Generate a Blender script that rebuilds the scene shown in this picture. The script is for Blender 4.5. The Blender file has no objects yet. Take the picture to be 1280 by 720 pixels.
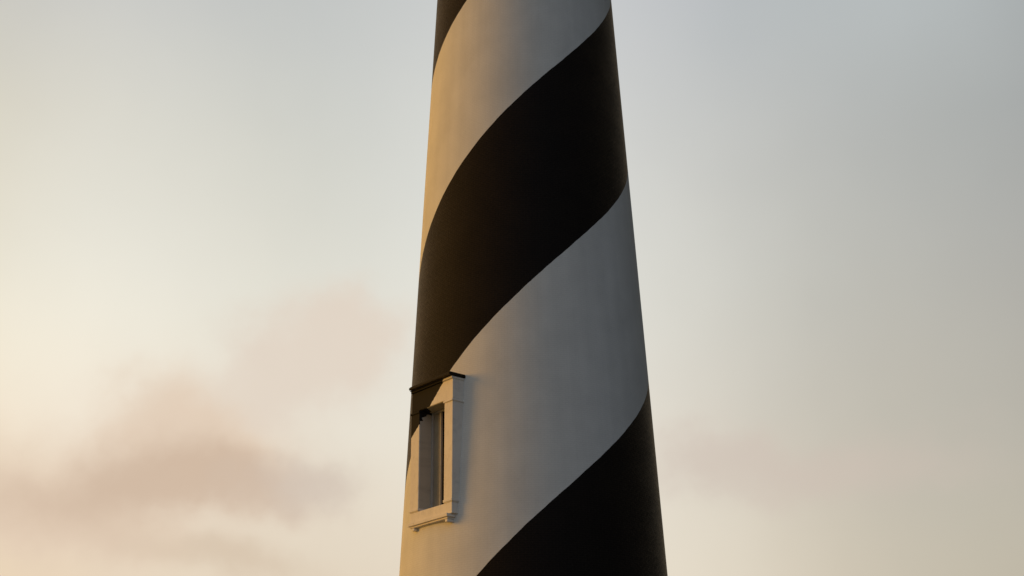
import bpy, bmesh, math, random
from mathutils import Vector, Matrix
R = math.radians
PI = math.pi
random.seed(4)
sc = bpy.context.scene
COL = sc.collection

# ------------------------------------------------------------------ helpers
def lin(c):
    return tuple(((v/255)/12.92 if v/255 <= .04045 else ((v/255+.055)/1.055)**2.4) for v in c)

def obj(name, bm, mats, parent=None, smooth=False):
    me = bpy.data.meshes.new(name)
    bm.normal_update()
    bm.to_mesh(me); bm.free()
    for m in (mats if isinstance(mats, (list, tuple)) else [mats]):
        me.materials.append(m)
    if smooth:
        for p in me.polygons: p.use_smooth = True
    o = bpy.data.objects.new(name, me); COL.objects.link(o)
    if parent: o.parent = parent
    return o

def lathe(bm, prof, n=96, a0=0., closed=True, mat=0):
    rings = []
    for r, z in prof:
        rings.append([bm.verts.new((r*math.sin(a0+2*PI*i/n), -r*math.cos(a0+2*PI*i/n), z)) for i in range(n)])
    for a, b in zip(rings, rings[1:]):
        for i in range(n):
            j = (i+1) % n
            f = bm.faces.new((a[i], a[j], b[j], b[i])); f.material_index = mat
    return rings

def cyl(bm, p, q, r, n=10):
    p, q = Vector(p), Vector(q); d = (q-p)
    rot = d.to_track_quat('Z', 'Y').to_matrix().to_4x4()
    bmesh.ops.create_cone(bm, cap_ends=True, segments=n, radius1=r, radius2=r, depth=d.length,
                          matrix=Matrix.Translation((p+q)/2) @ rot)

# ------------------------------------------------------------------ tower shape (metres)
Z0 = 18.558                                   # reference height of the taper
RT, KT = 4.2867, 0.04533
PITCH = 26.271
HB = [34.915, 27.407, 19.584, 11.245]         # heights of the paint edges where they cross the face
def rad(z): return RT - KT*(z-Z0)

# ------------------------------------------------------------------ materials
def newmat(name):
    m = bpy.data.materials.new(name); m.use_nodes = True
    return m, m.node_tree.nodes, m.node_tree.links, m.node_tree.nodes['Principled BSDF']

def math_(N, L, op, a, b=None, c=None, clamp=False):
    n = N.new('ShaderNodeMath'); n.operation = op; n.use_clamp = clamp
    for i, v in enumerate((a, b, c)):
        if v is None: continue
        if isinstance(v, (int, float)): n.inputs[i].default_value = v
        else: L.new(v, n.inputs[i])
    return n.outputs[0]

def mix(N, L, fac, a, b, blend='MIX'):
    n = N.new('ShaderNodeMix'); n.data_type = 'RGBA'; n.blend_type = blend
    for i, v in ((0, fac), (6, a), (7, b)):
        if isinstance(v, (int, float)): n.inputs[i].default_value = v
        elif isinstance(v, tuple): n.inputs[i].default_value = (*v, 1) if len(v) == 3 else v
        else: L.new(v, n.inputs[i])
    return n.outputs[2]

WHITE = (.665, .635, .56)
BLACK = (.0082, .0060, .0044)

def paint(name, kind):
    """weathered masonry paint over brick; kind white | black | striped (crosses one paint edge)"""
    m, N, L, B = newmat(name)
    geo = N.new('ShaderNodeNewGeometry')
    sep = N.new('ShaderNodeSeparateXYZ'); L.new(geo.outputs['Position'], sep.inputs[0])
    th = math_(N, L, 'ARCTAN2', sep.outputs[0], math_(N, L, 'MULTIPLY', sep.outputs[1], -1.))
    s = math_(N, L, 'MULTIPLY', th, 4.3)
    comb = N.new('ShaderNodeCombineXYZ')
    L.new(s, comb.inputs[0]); L.new(sep.outputs[2], comb.inputs[1])
    # run-off streaks: narrow across, long down the wall
    cs = N.new('ShaderNodeCombineXYZ')
    L.new(math_(N, L, 'MULTIPLY', s, 2.6), cs.inputs[0]); L.new(math_(N, L, 'MULTIPLY', sep.outputs[2], .16), cs.inputs[1])
    n1 = N.new('ShaderNodeTexNoise'); n1.inputs['Scale'].default_value = 1.; n1.inputs['Detail'].default_value = 5
    L.new(cs.outputs[0], n1.inputs['Vector'])
    # broad patches of wear
    n2 = N.new('ShaderNodeTexNoise'); n2.inputs['Scale'].default_value = .7; n2.inputs['Detail'].default_value = 6
    n2.inputs['Roughness'].default_value = .6
    L.new(comb.outputs[0], n2.inputs['Vector'])
    n3 = N.new('ShaderNodeTexNoise'); n3.inputs['Scale'].default_value = 9.; n3.inputs['Detail'].default_value = 4
    L.new(comb.outputs[0], n3.inputs['Vector'])
    TRIM = (.76, .69, .57) if name == 'trim_paint' else (.46, .415, .32)  # second colour: trim darkened for the shade inside the opening
    if kind == 'striped':
        val = math_(N, L, 'SUBTRACT', sep.outputs[2], math_(N, L, 'MULTIPLY', th, PITCH/(2*PI)))
        val = math_(N, L, 'SUBTRACT', val, HB[2]-.57)
        val = math_(N, L, 'ADD', val, math_(N, L, 'MULTIPLY', math_(N, L, 'SUBTRACT', n3.outputs[0], .5), .12 if name == 'trim_paint' else .45))
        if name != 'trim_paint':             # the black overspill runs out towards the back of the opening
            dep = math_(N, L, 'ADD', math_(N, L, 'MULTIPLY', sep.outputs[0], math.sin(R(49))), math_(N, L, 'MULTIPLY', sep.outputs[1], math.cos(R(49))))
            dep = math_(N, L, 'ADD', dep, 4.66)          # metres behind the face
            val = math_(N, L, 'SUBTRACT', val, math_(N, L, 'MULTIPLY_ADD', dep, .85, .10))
        st = math_(N, L, 'MULTIPLY', val, 40., clamp=True)
        base = mix(N, L, st, TRIM, BLACK)
    else:
        base = mix(N, L, 0., WHITE if kind == 'white' else BLACK, WHITE)
    g = math_(N, L, 'MULTIPLY', math_(N, L, 'SUBTRACT', n1.outputs[0], .5), .18)
    g2 = math_(N, L, 'MULTIPLY', math_(N, L, 'SUBTRACT', n2.outputs[0], .5), .30 if kind != 'black' else .8)
    g3 = math_(N, L, 'MULTIPLY', math_(N, L, 'SUBTRACT', n3.outputs[0], .5), .08 if kind != 'black' else .5)
    if kind == 'striped':                    # peeling and grime on the trim
        n4 = N.new('ShaderNodeTexNoise'); n4.inputs['Scale'].default_value = 3.2; n4.inputs['Detail'].default_value = 8
        n4.inputs['Roughness'].default_value = .7
        cz = N.new('ShaderNodeCombineXYZ'); L.new(math_(N, L, 'MULTIPLY', s, 2.), cz.inputs[0]); L.new(math_(N, L, 'MULTIPLY', sep.outputs[2], .8), cz.inputs[1])
        L.new(cz.outputs[0], n4.inputs['Vector'])
        gr_ = N.new('ShaderNodeMapRange'); gr_.inputs[1].default_value = .52; gr_.inputs[2].default_value = .68; gr_.inputs[4].default_value = -.16
        L.new(n4.outputs[0], gr_.inputs[0])
        g2 = math_(N, L, 'ADD', g2, gr_.outputs[0])
    tot = math_(N, L, 'ADD', 1., math_(N, L, 'ADD', g, math_(N, L, 'ADD', g2, g3)))
    cc = N.new('ShaderNodeCombineColor')
    for i in range(3): L.new(tot, cc.inputs[i])
    col = mix(N, L, 1., base, cc.outputs[0], 'MULTIPLY')
    FADE = col
    L.new(col, B.inputs['Base Color'])
    B.inputs['Roughness'].default_value = .62 if kind == 'black' else .8
    B.inputs['Specular IOR Level'].default_value = .06 if kind == 'black' else .2
    if kind == 'black':                      # dust and salt on the black coat catch grazing light
        swt = N.new('ShaderNodeMapRange'); swt.inputs[1].default_value = .35; swt.inputs[2].default_value = .7
        swt.inputs[3].default_value = .35; swt.inputs[4].default_value = 1.
        L.new(math_(N, L, 'ADD', math_(N, L, 'MULTIPLY', n3.outputs[0], .6), math_(N, L, 'MULTIPLY', n2.outputs[0], .4)), swt.inputs[0])
        L.new(swt.outputs[0], B.inputs['Sheen Weight']); B.inputs['Sheen Roughness'].default_value = .34
        B.inputs['Sheen Tint'].default_value = (1., .70, .38, 1)
    # brick courses under the paint
    bt = N.new('ShaderNodeTexBrick'); L.new(comb.outputs[0], bt.inputs['Vector'])
    bt.inputs['Scale'].default_value = 1.; bt.inputs['Mortar Size'].default_value = .008
    bt.inputs['Mortar Smooth'].default_value = .6
    bt.inputs['Brick Width'].default_value = .21; bt.inputs['Row Height'].default_value = .075
    hgt = math_(N, L, 'SUBTRACT', math_(N, L, 'MULTIPLY', n3.outputs[0], .5), math_(N, L, 'MULTIPLY', bt.outputs['Fac'], .35))
    hgt = math_(N, L, 'ADD', hgt, math_(N, L, 'MULTIPLY', n2.outputs[0], 1.2))
    bp = N.new('ShaderNodeBump'); bp.inputs['Strength'].default_value = .4 if kind == 'black' else .4; bp.inputs['Distance'].default_value = .014
    L.new(hgt, bp.inputs['Height'])
    if kind != 'striped':                    # dirt held in the joints
        mo = N.new('ShaderNodeMapRange'); mo.inputs[4].default_value = .16 if kind == 'white' else .35
        L.new(bt.outputs['Fac'], mo.inputs[0])
        L.new(mix(N, L, mo.outputs[0], FADE, (.30, .28, .25) if kind == 'white' else (.03, .024, .018)), B.inputs['Base Color'])
    if kind != 'striped': L.new(bp.outputs[0], B.inputs['Normal'])
    return m

M_white = paint('white_masonry_paint', 'white')
M_black = paint('black_masonry_paint', 'black')
M_strip = paint('trim_paint', 'striped')
M_cornice = paint('cornice_black_paint', 'black')
M_reveal = paint('shaded_reveal_paint', 'striped')

def simple(name, c, rough=.7, spec=.3, metal=0, var=.2, scale=6.):
    m, N, L, B = newmat(name)
    tc = N.new('ShaderNodeTexCoord'); n = N.new('ShaderNodeTexNoise'); n.inputs['Scale'].default_value = scale
    n.inputs['Detail'].default_value = 5; L.new(tc.outputs['Object'], n.inputs['Vector'])
    d = tuple(x*(1-var) for x in c); e = tuple(min(1, x*(1+var)) for x in c)
    L.new(mix(N, L, n.outputs[0], d, e), B.inputs['Base Color'])
    B.inputs['Roughness'].default_value = rough; B.inputs['Specular IOR Level'].default_value = spec
    B.inputs['Metallic'].default_value = metal
    return m
M_sash = simple('sash_paint', (.36, .34, .30), .5)
M_dusty = simple('dusty_glass', (.30, .25, .17), .35, .5, var=.25, scale=3)
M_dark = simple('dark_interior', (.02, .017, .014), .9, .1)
M_iron = simple('black_iron', (.02, .02, .022), .45, .4)
M_brickred = simple('red_brick', (.25, .09, .06), .85, .2)
M_granite = simple('granite', (.36, .34, .31), .8, .3, scale=20)
M_brass = simple('latch_metal', (.7, .68, .62), .35, .5, metal=.6)

def glass():
    m, N, L, B = newmat('window_glass')
    B.inputs['Base Color'].default_value = (.03, .035, .035, 1)
    B.inputs['Roughness'].default_value = .06
    B.inputs['Transmission Weight'].default_value = .85
    return m
M_glass = glass()

def ground_mat():
    m, N, L, B = newmat('dune_grass')
    tc = N.new('ShaderNodeTexCoord')
    a = N.new('ShaderNodeTexNoise'); a.inputs['Scale'].default_value = .02; a.inputs['Detail'].default_value = 8
    L.new(tc.outputs['Object'], a.inputs['Vector'])
    b = N.new('ShaderNodeTexNoise'); b.inputs['Scale'].default_value = 3.; b.inputs['Detail'].default_value = 8
    L.new(tc.outputs['Object'], b.inputs['Vector'])
    g = mix(N, L, b.outputs[0], (.035, .05, .018), (.09, .1, .04))
    r = N.new('ShaderNodeMapRange'); r.inputs[1].default_value = .5; r.inputs[2].default_value = .6
    L.new(a.outputs[0], r.inputs[0])
    L.new(mix(N, L, r.outputs[0], g, (.2, .17, .11)), B.inputs['Base Color'])
    B.inputs['Roughness'].default_value = .95
    return m

# ------------------------------------------------------------------ the lighthouse
lh = bpy.data.objects.new('lighthouse', None); COL.objects.link(lh)
lh['label'] = 'tall tapering lighthouse tower painted in black and white spiral stripes'
lh['category'] = 'lighthouse'

# window placement on the tower (plane facing 49 degrees left of the camera)
TW = R(-49)
NW = Vector((math.sin(TW), -math.cos(TW), 0)); UW = Vector((math.cos(TW), math.sin(TW), 0))
AF = 4.66                                     # distance of the surround's face from the tower's axis
T_L, T_R = -.96, 1.38                        # outer edges of the surround
O_L, O_R = -.49, .93                          # edges of the opening
Z_B, Z_S, Z_O, Z_F, Z_T = 11.60, 11.97, 15.52, 16.26, 16.40
def W(t, a, z): return a*NW + t*UW + Vector((0, 0, z))

def wbox(bm, t0, t1, a0, a1, z0, z1, bev=.012):
    vs = [bm.verts.new(W(t, a, z)) for z in (z0, z1) for a in (a0, a1) for t in (t0, t1)]
    F = [(0, 1, 3, 2), (4, 6, 7, 5), (0, 4, 5, 1), (2, 3, 7, 6), (0, 2, 6, 4), (1, 5, 7, 3)]
    fs = [bm.faces.new([vs[i] for i in f]) for f in F]
    bmesh.ops.recalc_face_normals(bm, faces=fs)
    if bev:
        es = list({e for f in fs for e in f.edges})
        bmesh.ops.bevel(bm, geom=es, offset=bev, segments=2, affect='EDGES', profile=.5)

def build_wall():
    NC, K = 384, 44
    ZB, ZT = 6.9, 47.6
    sp_up = 7.45; sp_dn = 8.2
    hs = [HB[0]+sp_up*3, HB[0]+sp_up*2, HB[0]+sp_up] + HB + [HB[3]-sp_dn, HB[3]-2*sp_dn, HB[3]-3*sp_dn]
    ext = lambda i: hs[i] if 0 <= i < len(hs) else (hs[0]-sp_up*i if i < 0 else hs[-1]-sp_dn*(i-len(hs)+1))
    CUB = {3: (0, 0, 0), 4: (.195, .03, -.183), 5: (.144, -.07, -.048), 6: (.211, -.357, .083)}   # hand-set-out edges wander a little
    def off(i, th):
        t = max(-2., min(2., th))
        if i == 3: o = -.65 + .814*max(.4, -t)
        else:
            a, b, c = CUB.get(i, (.17, -.1, -.05)); o = a*t**3+b*t*t+c*t
        return o*(1 if abs(th) < 2 else 1-(abs(th)-2.0)/(PI-2.0)) + .010*math.sin(th*11+i*5)*math.sin(th*17+i*2) + .007*math.sin(th*43+i)*math.sin(th*29)
    def zi(i, th):
        nat = ext(i) + PITCH*th/(2*PI) + off(i, th)
        if abs(th) < 2.0: return nat
        w = (abs(th)-2.0)/(PI-2.0); w = w*w*(3-2*w)
        if th > 0: seam = .5*(ext(i)+PITCH/2 + ext(i-4)-PITCH/2)
        else:      seam = .5*(ext(i)-PITCH/2 + ext(i+4)+PITCH/2)
        return nat + w*(seam - (ext(i) + math.copysign(PITCH/2, th)))
    bm = bmesh.new()
    i0, i1 = -6, 14
    cols = []
    for c in range(NC+1):
        th = -PI + 2*PI*c/NC
        col = []
        for i in range(i0, i1):
            za, zb = zi(i, th), zi(i+1, th)
            for k in range(K):
                z = za + (zb-za)*k/K
                z = max(ZB, min(ZT, z)); r = rad(z)
                col.append((r*math.sin(th), -r*math.cos(th), z))
        cols.append(col)
    V = [[bm.verts.new(p) for p in col] for col in cols]
    for c in range(NC):
        for j in range(len(cols[0])-1):
            q = (V[c][j+1], V[c+1][j+1], V[c+1][j], V[c][j])
            zs = [v.co.z for v in q]
            if max(zs)-min(zs) < 1e-6: continue
            if len({round(z, 6) for z in zs}) < 2: continue
            ce = sum((v.co for v in q), Vector())/4
            t, a = ce.dot(UW), ce.dot(NW)
            if a > 0 and O_L-.14 < t < O_R+.14 and Z_S-.1 < ce.z < Z_O+.1: continue
            try: f = bm.faces.new(q)
            except ValueError: continue
            idx = i0 + j//K
            f.material_index = 1 if idx % 2 == 0 else 0    # every other band is black
    bmesh.ops.remove_doubles(bm, verts=bm.verts, dist=2e-4)
    loose = [v for v in bm.verts if not v.link_faces]
    bmesh.ops.delete(bm, geom=loose, context='VERTS')
    return bm
obj('tower_wall', build_wall(), [M_white, M_black], lh, smooth=True)

# ---- the window: stone surround, cornice, jambs, sill, sash
AB = 4.05                                      # back of the reveal
win = bpy.data.objects.new('window', None); COL.objects.link(win); win.parent = lh
bm = bmesh.new(); wbox(bm, T_L+.01, T_R-.01, AB, AF-.012, Z_O, Z_F)
obj('frieze', bm, M_strip, win)
bm = bmesh.new(); wbox(bm, T_L+.02, T_R-.02, AB, AF-.010, Z_B, Z_S)
obj('apron', bm, M_strip, win)
def jamb(t0, t1):
    b = bmesh.new()
    wbox(b, t0, t1, AB, AF, Z_S+.002, Z_O-.002)
    wbox(b, t0-.03, t1+.03, AB+.05, AF+.035, Z_O-.10, Z_O-.03, .01)   # cap moulding
    wbox(b, t0-.02, t1+.02, AB+.05, AF+.025, Z_S+.03, Z_S+.12, .01)   # foot moulding
    return obj('jamb', b, M_strip, win)
jamb(T_L, O_L); jamb(O_R, T_R)
b = bmesh.new()
wbox(b, T_L+.01, T_R+.015, AB, AF+.05, Z_F-.05, Z_F+.02, .01)
obj('moulding', b, M_strip, win)
b = bmesh.new()
wbox(b, T_L+.08, T_R+.05, AB, AF+.19, Z_F+.032, Z_T-.02, .012)
wbox(b, T_L+.09, T_R+.03, AB, AF+.15, Z_T-.018, Z_T+.015, .01)
wbox(b, T_L+.01, T_R+.01, AB, AF+.10, Z_F+.021, Z_F+.031, 0)
obj('cornice', b, M_cornice, win)
b = bmesh.new()
wbox(b, T_L+.06, T_R-.10, AB+.1, AF+.13, Z_B-.11, Z_B-.002, .012)
wbox(b, T_L+.11, T_R-.15, AB+.1, AF+.07, Z_B-.17, Z_B-.112, .01)
obj('sill', b, M_strip, win)
for t in (T_L+.22, T_R-.30):
    b = bmesh.new(); wbox(b, t, t+.14, AB+.1, AF+.06, Z_B-.27, Z_B-.172, .02)
    obj('bracket', b, M_strip, win)
# lining of the deep opening; its shade is put into a darker trim colour
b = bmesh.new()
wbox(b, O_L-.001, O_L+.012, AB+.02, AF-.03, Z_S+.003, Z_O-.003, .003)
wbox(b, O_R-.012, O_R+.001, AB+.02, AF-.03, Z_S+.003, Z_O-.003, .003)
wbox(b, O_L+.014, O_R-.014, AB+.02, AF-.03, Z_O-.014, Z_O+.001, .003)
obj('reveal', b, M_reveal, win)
# sash set deep in the opening
AS = AF-.56
b = bmesh.new()
TM = .02
wbox(b, O_L+.016, O_L+.10, AS-.05, AS+.05, Z_S+.002, Z_O-.002, .008)
wbox(b, TM-.03, TM+.03, AS-.05, AS+.03, Z_S+.1, Z_O-.1, .006)
wbox(b, O_L+.092, O_R-.002, AS-.05, AS+.04, Z_S+.002, Z_S+.09, .008)
wbox(b, O_L+.092, O_R-.002, AS-.05, AS+.04, Z_O-.09, Z_O-.002, .008)
sash = obj('sash', b, M_sash, win)
b = bmesh.new(); wbox(b, O_L+.091, TM-.031, AS-.012, AS-.004, Z_S+.091, Z_O-.091, 0)
obj('pane', b, M_dusty, win)
b = bmesh.new()                                  # the right leaf folded inwards
wbox(b, O_R-.09, O_R-.03, AS-.62, AS-.06, Z_S+.1, Z_O-.1, .008)
obj('open_leaf', b, M_sash, win)
b = bmesh.new(); wbox(b, O_R-.035, O_R-.004, AF-.14, AF-.08, 13.72, 13.82, .008)
obj('latch', b, M_brass, win)
# dark stair well behind the window
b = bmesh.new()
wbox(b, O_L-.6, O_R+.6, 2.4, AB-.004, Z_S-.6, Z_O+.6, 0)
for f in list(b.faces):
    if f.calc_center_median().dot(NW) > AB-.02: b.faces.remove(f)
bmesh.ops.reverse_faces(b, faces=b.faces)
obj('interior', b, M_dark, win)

# ---- base and top of the tower (out of frame, but they stand there)
b = bmesh.new()
lathe(b, [(7.3, 0), (7.3, .7), (7.0, .9), (6.9, .9)], 8, PI/8, mat=1)
lathe(b, [(6.9, .9), (6.2, 5.9)], 8, PI/8, mat=0)
lathe(b, [(6.2, 5.9), (6.45, 6.0), (6.45, 6.35), (5.4, 6.9), (4.7, 6.905)], 8, PI/8, mat=1)
obj('base', b, [M_brickred, M_granite], lh)
b = bmesh.new()
lathe(b, [(rad(47.6), 47.6), (3.1, 48.2), (3.1, 48.6), (4.3, 49.6), (4.3, 49.85), (0.01, 49.86)], 64)
g = obj('gallery', b, M_iron, lh)
for i in range(16):
    b = bmesh.new(); a = 2*PI*i/16; s, c = math.sin(a), math.cos(a)
    cyl(b, (3.0*s, -3.0*c, 47.9), (4.2*s, -4.2*c, 49.5), .07)
    obj('bracket', b, M_iron, g)
b = bmesh.new()
for i in range(48):
    a = 2*PI*i/48; s, c = 4.2*math.sin(a), -4.2*math.cos(a)
    cyl(b, (s, c, 49.85), (s, c, 51.0), .02, 6)
for z in (50.4, 51.0):
    for i in range(48):
        a, e = 2*PI*i/48, 2*PI*(i+1)/48
        cyl(b, (4.2*math.sin(a), -4.2*math.cos(a), z), (4.2*math.sin(e), -4.2*math.cos(e), z), .025, 6)
obj('railing', b, M_iron, g)
b = bmesh.new(); lathe(b, [(2.5, 49.87), (2.5, 53.2), (2.9, 53.4), (2.9, 53.6), (1.9, 53.62)], 32)
ln = obj('lantern_room', b, M_iron, lh)
b = bmesh.new(); lathe(b, [(1.85, 53.63), (1.85, 56.2)], 16)
obj('pane', b, M_glass, ln)
b = bmesh.new()
for i in range(16):
    a = 2*PI*i/16; s, c = 1.88*math.sin(a), -1.88*math.cos(a)
    cyl(b, (s, c, 53.63), (s, c, 56.2), .05, 6)
obj('frame', b, M_iron, ln)
b = bmesh.new(); lathe(b, [(2.2, 56.2), (2.2, 56.35), (1.7, 57.2), (1.0, 57.9), (.35, 58.3), (.35, 58.7), (.05, 59.2), (.01, 60.4)], 32)
obj('roof', b, M_iron, ln, smooth=True)

# ------------------------------------------------------------------ ground
bm = bmesh.new()
rings = [.5, 8, 14, 25, 45, 80, 150, 300, 600, 1200, 2500, 5000, 9000]
prev = None
for r in rings:
    ring = []
    for i in range(72):
        a = 2*PI*i/72
        x, y = r*math.sin(a), r*math.cos(a)
        z = 0 if r < 60 else .5*math.sin(x*.031+1)*math.cos(y*.027) if r < 1000 else 0
        ring.append(bm.verts.new((x, y, z)))
    if prev:
        for i in range(72):
            bm.faces.new((prev[i], prev[(i+1) % 72], ring[(i+1) % 72], ring[i]))
    else: bm.faces.new(ring)
    prev = ring
bmesh.ops.recalc_face_normals(bm, faces=bm.faces)
gr = obj('ground', bm, ground_mat(), smooth=True); gr['kind'] = 'structure'

# ------------------------------------------------------------------ sky
SUN_AZ, SUN_EL = -88., 6.                       # degrees; azimuth from the view direction, left negative
w = bpy.data.worlds.new('World'); sc.world = w; w.use_nodes = True
N, L = w.node_tree.nodes, w.node_tree.links
N.clear()
out = N.new('ShaderNodeOutputWorld'); bg = N.new('ShaderNodeBackground'); L.new(bg.outputs[0], out.inputs[0])
sky = N.new('ShaderNodeTexSky'); sky.sky_type = 'NISHITA'; sky.sun_disc = False
sky.sun_elevation = R(SUN_EL); sky.sun_rotation = R(SUN_AZ)      # rotation 0 = +Y, turning clockwise
sky.air_density = 1.; sky.dust_density = 3.; sky.ozone_density = 1.
tc = N.new('ShaderNodeTexCoord')
sp = N.new('ShaderNodeSeparateXYZ'); L.new(tc.outputs['Generated'], sp.inputs[0])
az0 = math_(N, L, 'MULTIPLY', math_(N, L, 'ARCTAN2', sp.outputs[0], sp.outputs[1]), 180/PI)
el0 = math_(N, L, 'MULTIPLY', math_(N, L, 'ARCSINE', sp.outputs[2]), 180/PI)
# slow turbulence so that nothing in the cloud cover is a clean gradient
def nz(scale, detail, off, rough=.55):
    mp = N.new('ShaderNodeMapping'); mp.inputs['Location'].default_value = off
    L.new(tc.outputs['Generated'], mp.inputs[0])
    n = N.new('ShaderNodeTexNoise'); n.inputs['Scale'].default_value = scale; n.inputs['Detail'].default_value = detail
    n.inputs['Roughness'].default_value = rough
    L.new(mp.outputs[0], n.inputs['Vector'])
    return math_(N, L, 'SUBTRACT', n.outputs[0], .5)
w1, w2 = nz(7, 5, (3, 1, 7)), nz(7, 5, (11, 5, 2))
w3, w4 = nz(3, 3, (6, 2, 1)), nz(3, 3, (1, 9, 4))
az = math_(N, L, 'ADD', az0, math_(N, L, 'MULTIPLY', w3, 6.))
el = math_(N, L, 'ADD', el0, math_(N, L, 'MULTIPLY', w4, 5.))
f_el = math_(N, L, 'DIVIDE', math_(N, L, 'ADD', el, 10.), 100.)
# colour of the overcast, measured at knots in view, shaped outside it to light and darken the tower, then smoothed
SKY = [
 (-180, [(0, (174, 193, 226)), (40, (172, 194, 230)), (90, (104, 121, 154))]),
 (-130, [(0, (185, 160, 125)), (20, (168, 163, 152)), (45, (135, 142, 148)), (90, (116, 127, 140))]),
 (-95,  [(0, (225, 170, 80)), (15, (225, 182, 105)), (35, (170, 158, 130)), (90, (116, 127, 138))]),
 (-50,  [(0, (228, 186, 112)), (15, (232, 196, 130)), (30, (200, 185, 150)), (50, (160, 160, 155)), (90, (116, 127, 138))]),
 (-20,  [(0, (220, 198, 168)), (10, (238, 216, 188)), (15, (251, 238, 220)), (18.5, (252, 245, 228)), (22, (242, 238, 225)), (28, (226, 223, 212)), (34, (203, 204, 203)), (50, (180, 184, 186)), (90, (125, 132, 139))]),
 (-10,  [(0, (214, 196, 170)), (10, (228, 212, 190)), (16, (238, 230, 214)), (22, (230, 227, 214)), (28, (214, 214, 205)), (34, (196, 199, 198)), (50, (176, 181, 184)), (90, (125, 132, 139))]),
 (-1,   [(0, (226, 210, 186)), (10, (238, 226, 206)), (18, (236, 232, 221)), (24, (231, 231, 224)), (30, (221, 222, 218)), (34, (211, 213, 212)), (50, (183, 187, 190)), (90, (125, 132, 139))]),
 (6,    [(0, (224, 210, 186)), (10, (236, 226, 208)), (16, (232, 225, 212)), (22, (225, 223, 214)), (28, (216, 216, 212)), (34, (200, 202, 205)), (50, (165, 171, 176)), (90, (118, 126, 134))]),
 (12,   [(0, (206, 192, 168)), (10, (214, 203, 184)), (16, (202, 196, 183)), (22, (198, 197, 189)), (28, (192, 193, 190)), (34, (184, 189, 190)), (50, (150, 157, 162)), (90, (112, 121, 130))]),
 (20,   [(0, (180, 168, 146)), (10, (193, 186, 169)), (16, (188, 184, 173)), (22, (180, 179, 173)), (28, (175, 178, 176)), (34, (190, 196, 197)), (50, (150, 157, 161)), (90, (90, 99, 110))]),
 (25,   [(0, (172, 160, 140)), (10, (186, 178, 162)), (16, (182, 178, 168)), (22, (174, 173, 168)), (28, (168, 171, 170)), (34, (172, 178, 180)), (50, (135, 142, 147)), (90, (90, 99, 110))]),
 (36,   [(0, (110, 104, 96)), (20, (104, 104, 103)), (34, (96, 100, 103)), (50, (84, 90, 96)), (90, (70, 79, 92))]),
 (60,   [(0, (36, 37, 40)), (20, (36, 38, 42)), (50, (48, 53, 60)), (90, (70, 79, 92))]),
 (120,  [(0, (48, 53, 62)), (30, (60, 67, 78)), (90, (70, 79, 92))]),
 (180,  [(0, (174, 193, 226)), (40, (172, 194, 230)), (90, (104, 121, 154))]),
]
def lerp_tab(tab, x, f):
    if x <= tab[0][0]: return f(tab[0][1])
    for (a, va), (b, vb) in zip(tab, tab[1:]):
        if x <= b:
            t = (x-a)/(b-a); A, B = f(va), f(vb)
            return tuple(p+(q-p)*t for p, q in zip(A, B))
    return f(tab[-1][1])
def sky_raw(a, e):
    a = (a+180) % 360-180
    return lerp_tab(SKY, a, lambda col: lerp_tab(col, e, lambda v: v))
def sky_col(a, e):
    wa = 2.4 if -32 < a < 32 else 9.; we = 1.2
    acc = [0, 0, 0]; W_ = 0
    for i in range(-3, 4):
        for j in range(-2, 3):
            g = math.exp(-.5*(i/1.5)**2-.5*(j/1.)**2)
            c = sky_raw(a+i*wa/1.5, e+j*we); W_ += g
            for k in range(3): acc[k] += g*c[k]
    return tuple(v/W_ for v in acc)
ELS = [0, 4, 8, 10, 12, 14, 16, 18, 20, 22, 24, 26, 28, 30, 32, 34, 37, 41, 46, 54, 64, 76, 90]
AZS = [-180, -160, -145, -130, -115, -100, -85, -70, -58, -46, -36, -29, -25, -22, -19.5, -17, -14.5, -12, -9.5, -7, -4.5, -2, .5, 3, 5.5, 8, 10.5, 13, 15.5, 18, 20.5, 24, 29, 36, 46, 60, 80, 100, 120, 140, 160, 180]
def ramp(a):
    r = N.new('ShaderNodeValToRGB'); r.color_ramp.interpolation = 'LINEAR'
    e = r.color_ramp.elements
    while len(e) > 1: e.remove(e[0])
    for i, h in enumerate(ELS):
        x = e[0] if i == 0 else e.new((h+10)/100)
        x.position = (h+10)/100; x.color = (*lin(sky_col(a, h)), 1)
    L.new(f_el, r.inputs[0]); return r.outputs[0]
cur = ramp(AZS[0])
for a, b in zip(AZS, AZS[1:]):
    mr = N.new('ShaderNodeMapRange'); mr.interpolation_type = 'LINEAR'
    mr.inputs[1].default_value = a; mr.inputs[2].default_value = b
    L.new(az, mr.inputs[0])
    cur = mix(N, L, mr.outputs[0], cur, ramp(b))
# cloud banks: soft lumps with a turbulent outline
azw = math_(N, L, 'ADD', az0, math_(N, L, 'MULTIPLY', w1, 11.))
elw = math_(N, L, 'ADD', el0, math_(N, L, 'MULTIPLY', w2, 7.))
def bank(col, lumps, amount=1., lo=.25, hi=.9):
    global cur
    tot = None
    for (ca, ce, sa, se, k) in lumps:
        dx = math_(N, L, 'DIVIDE', math_(N, L, 'SUBTRACT', azw, ca), sa)
        dy = math_(N, L, 'DIVIDE', math_(N, L, 'SUBTRACT', elw, ce), se)
        d = math_(N, L, 'ADD', math_(N, L, 'MULTIPLY', dx, dx), math_(N, L, 'MULTIPLY', dy, dy))
        g = math_(N, L, 'MULTIPLY', math_(N, L, 'EXPONENT', math_(N, L, 'MULTIPLY', d, -1.)), k)
        tot = g if tot is None else math_(N, L, 'ADD', tot, g)
    mr = N.new('ShaderNodeMapRange'); mr.interpolation_type = 'SMOOTHSTEP'
    mr.inputs[1].default_value = lo; mr.inputs[2].default_value = hi; mr.inputs[4].default_value = amount
    L.new(tot, mr.inputs[0])
    cur = mix(N, L, mr.outputs[0], cur, lin(col))
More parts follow.
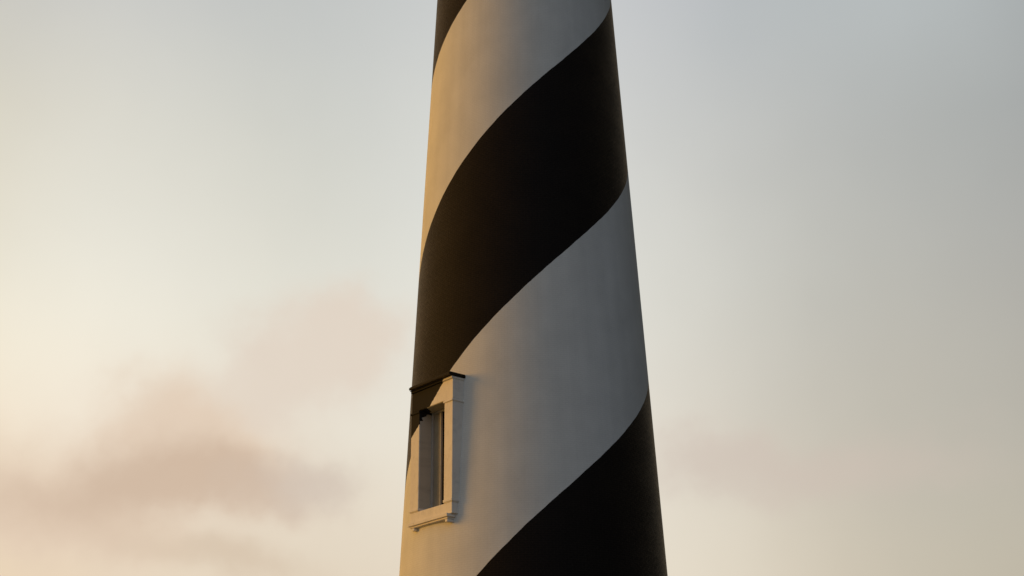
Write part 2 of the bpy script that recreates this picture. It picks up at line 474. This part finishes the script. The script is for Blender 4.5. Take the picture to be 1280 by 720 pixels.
bank((230, 215, 199), [(-8.3, 20.0, 3.4, 1.7, 1.), (-11.5, 17.5, 4., 1.8, .8), (-6.5, 18.2, 3., 1.8, .7)], .85, .1, 1.1)
bank((230, 207, 184), [(-15.3, 16.4, 3.8, 2.3, 1.15), (-20.5, 13.4, 4., 2.6, 1.), (-12, 14.6, 3.6, 1.9, .8), (-18, 11.2, 4.2, 1.8, .8)], .85, 0., 1.25)
bank((212, 187, 164), [(-15.8, 14.3, 3.6, 1.7, 1.), (-19., 12.8, 3., 1.7, .75), (-12.3, 14.1, 3.2, 1.5, .8)], .9, 0., 1.3)
bank((210, 194, 180), [(-8.9, 14.8, 2.2, 1.1, .8), (-11.2, 13.8, 2.6, 1.3, .5)], .75, .05, 1.15)
bank((212, 190, 166), [(-12.8, 10.6, 3.2, 1.1, 1.), (-16.5, 11.2, 3., 1., .4)], .6, 0., 1.2)
bank((210, 194, 182), [(6.8, 15.6, 3.0, 1.3, .8), (11, 14.9, 4., 1.3, .7), (16.5, 14.6, 5., 1.3, .5)], .6, .05, 1.1)
for ca, ce, sa, se, k in ((-120, 18, 20, 4, 1), (-60, 12, 14, 3, .8), (70, 20, 25, 5, .8), (150, 25, 30, 6, .8)):
    bank((150, 145, 142) if ca > 0 else (215, 190, 165), [(ca, ce, sa, se, k)], .4)
# thin texture in the overcast
n5 = nz(2.2, 6, (4, 8, 1)); n6 = nz(14, 4, (2, 2, 9))
t = math_(N, L, 'ADD', 1., math_(N, L, 'ADD', math_(N, L, 'MULTIPLY', n5, .07), math_(N, L, 'MULTIPLY', n6, .035)))
cc = N.new('ShaderNodeCombineColor')
for i in range(3): L.new(t, cc.inputs[i])
cur = mix(N, L, 1., cur, cc.outputs[0], 'MULTIPLY')
# the clear sky shines thinly through the cloud cover
sk = N.new('ShaderNodeVectorMath'); sk.operation = 'SCALE'; sk.inputs[3].default_value = .1
L.new(sky.outputs[0], sk.inputs[0])
cur = mix(N, L, .95, sk.outputs[0], cur)
L.new(cur, bg.inputs[0]); bg.inputs[1].default_value = 1.

# ------------------------------------------------------------------ sun: low, softened by thin cloud
sd = bpy.data.lights.new('sun', 'SUN'); sd.energy = 2.4; sd.angle = R(30); sd.color = (1., .49, .06)
so = bpy.data.objects.new('sun', sd); COL.objects.link(so)
dv = Vector((math.sin(R(SUN_AZ))*math.cos(R(SUN_EL)), math.cos(R(SUN_AZ))*math.cos(R(SUN_EL)), math.sin(R(SUN_EL))))
# azimuth is measured from +Y; it lies left of the tower
so.rotation_euler = dv.to_track_quat('Z', 'Y').to_euler()
so.location = (-30, -20, 30)

# ------------------------------------------------------------------ camera
pit, yaw, roll = .38622, .01311, -.01083
def cam_dir(x, y, F):
    c, s = math.cos(roll), math.sin(roll); x, y = c*x-s*y, s*x+c*y
    c, s = math.cos(pit), math.sin(pit); Y, Z = c*F-s*y, s*F+c*y
    c, s = math.cos(yaw), math.sin(yaw)
    return Vector((c*x-s*Y, s*x+c*Y, Z))
ex, ey, ez = cam_dir(1, 0, 0), cam_dir(0, 1, 0), -cam_dir(0, 0, 1)
cd = bpy.data.cameras.new('camera'); cam = bpy.data.objects.new('camera', cd); COL.objects.link(cam)
m = Matrix((ex, ey, ez)).transposed().to_4x4(); m.translation = Vector((0, -48, 1.6))
cam.matrix_world = m
cd.sensor_width = 36; cd.lens = 1707.3/1280*36
cd.clip_start = .1; cd.clip_end = 30000
sc.camera = cam

vs = sc.view_settings
sc.display_settings.display_device = 'sRGB'
vs.view_transform = 'Standard'; vs.look = 'None'; vs.exposure = 0; vs.gamma = 1; vs.use_curve_mapping = False
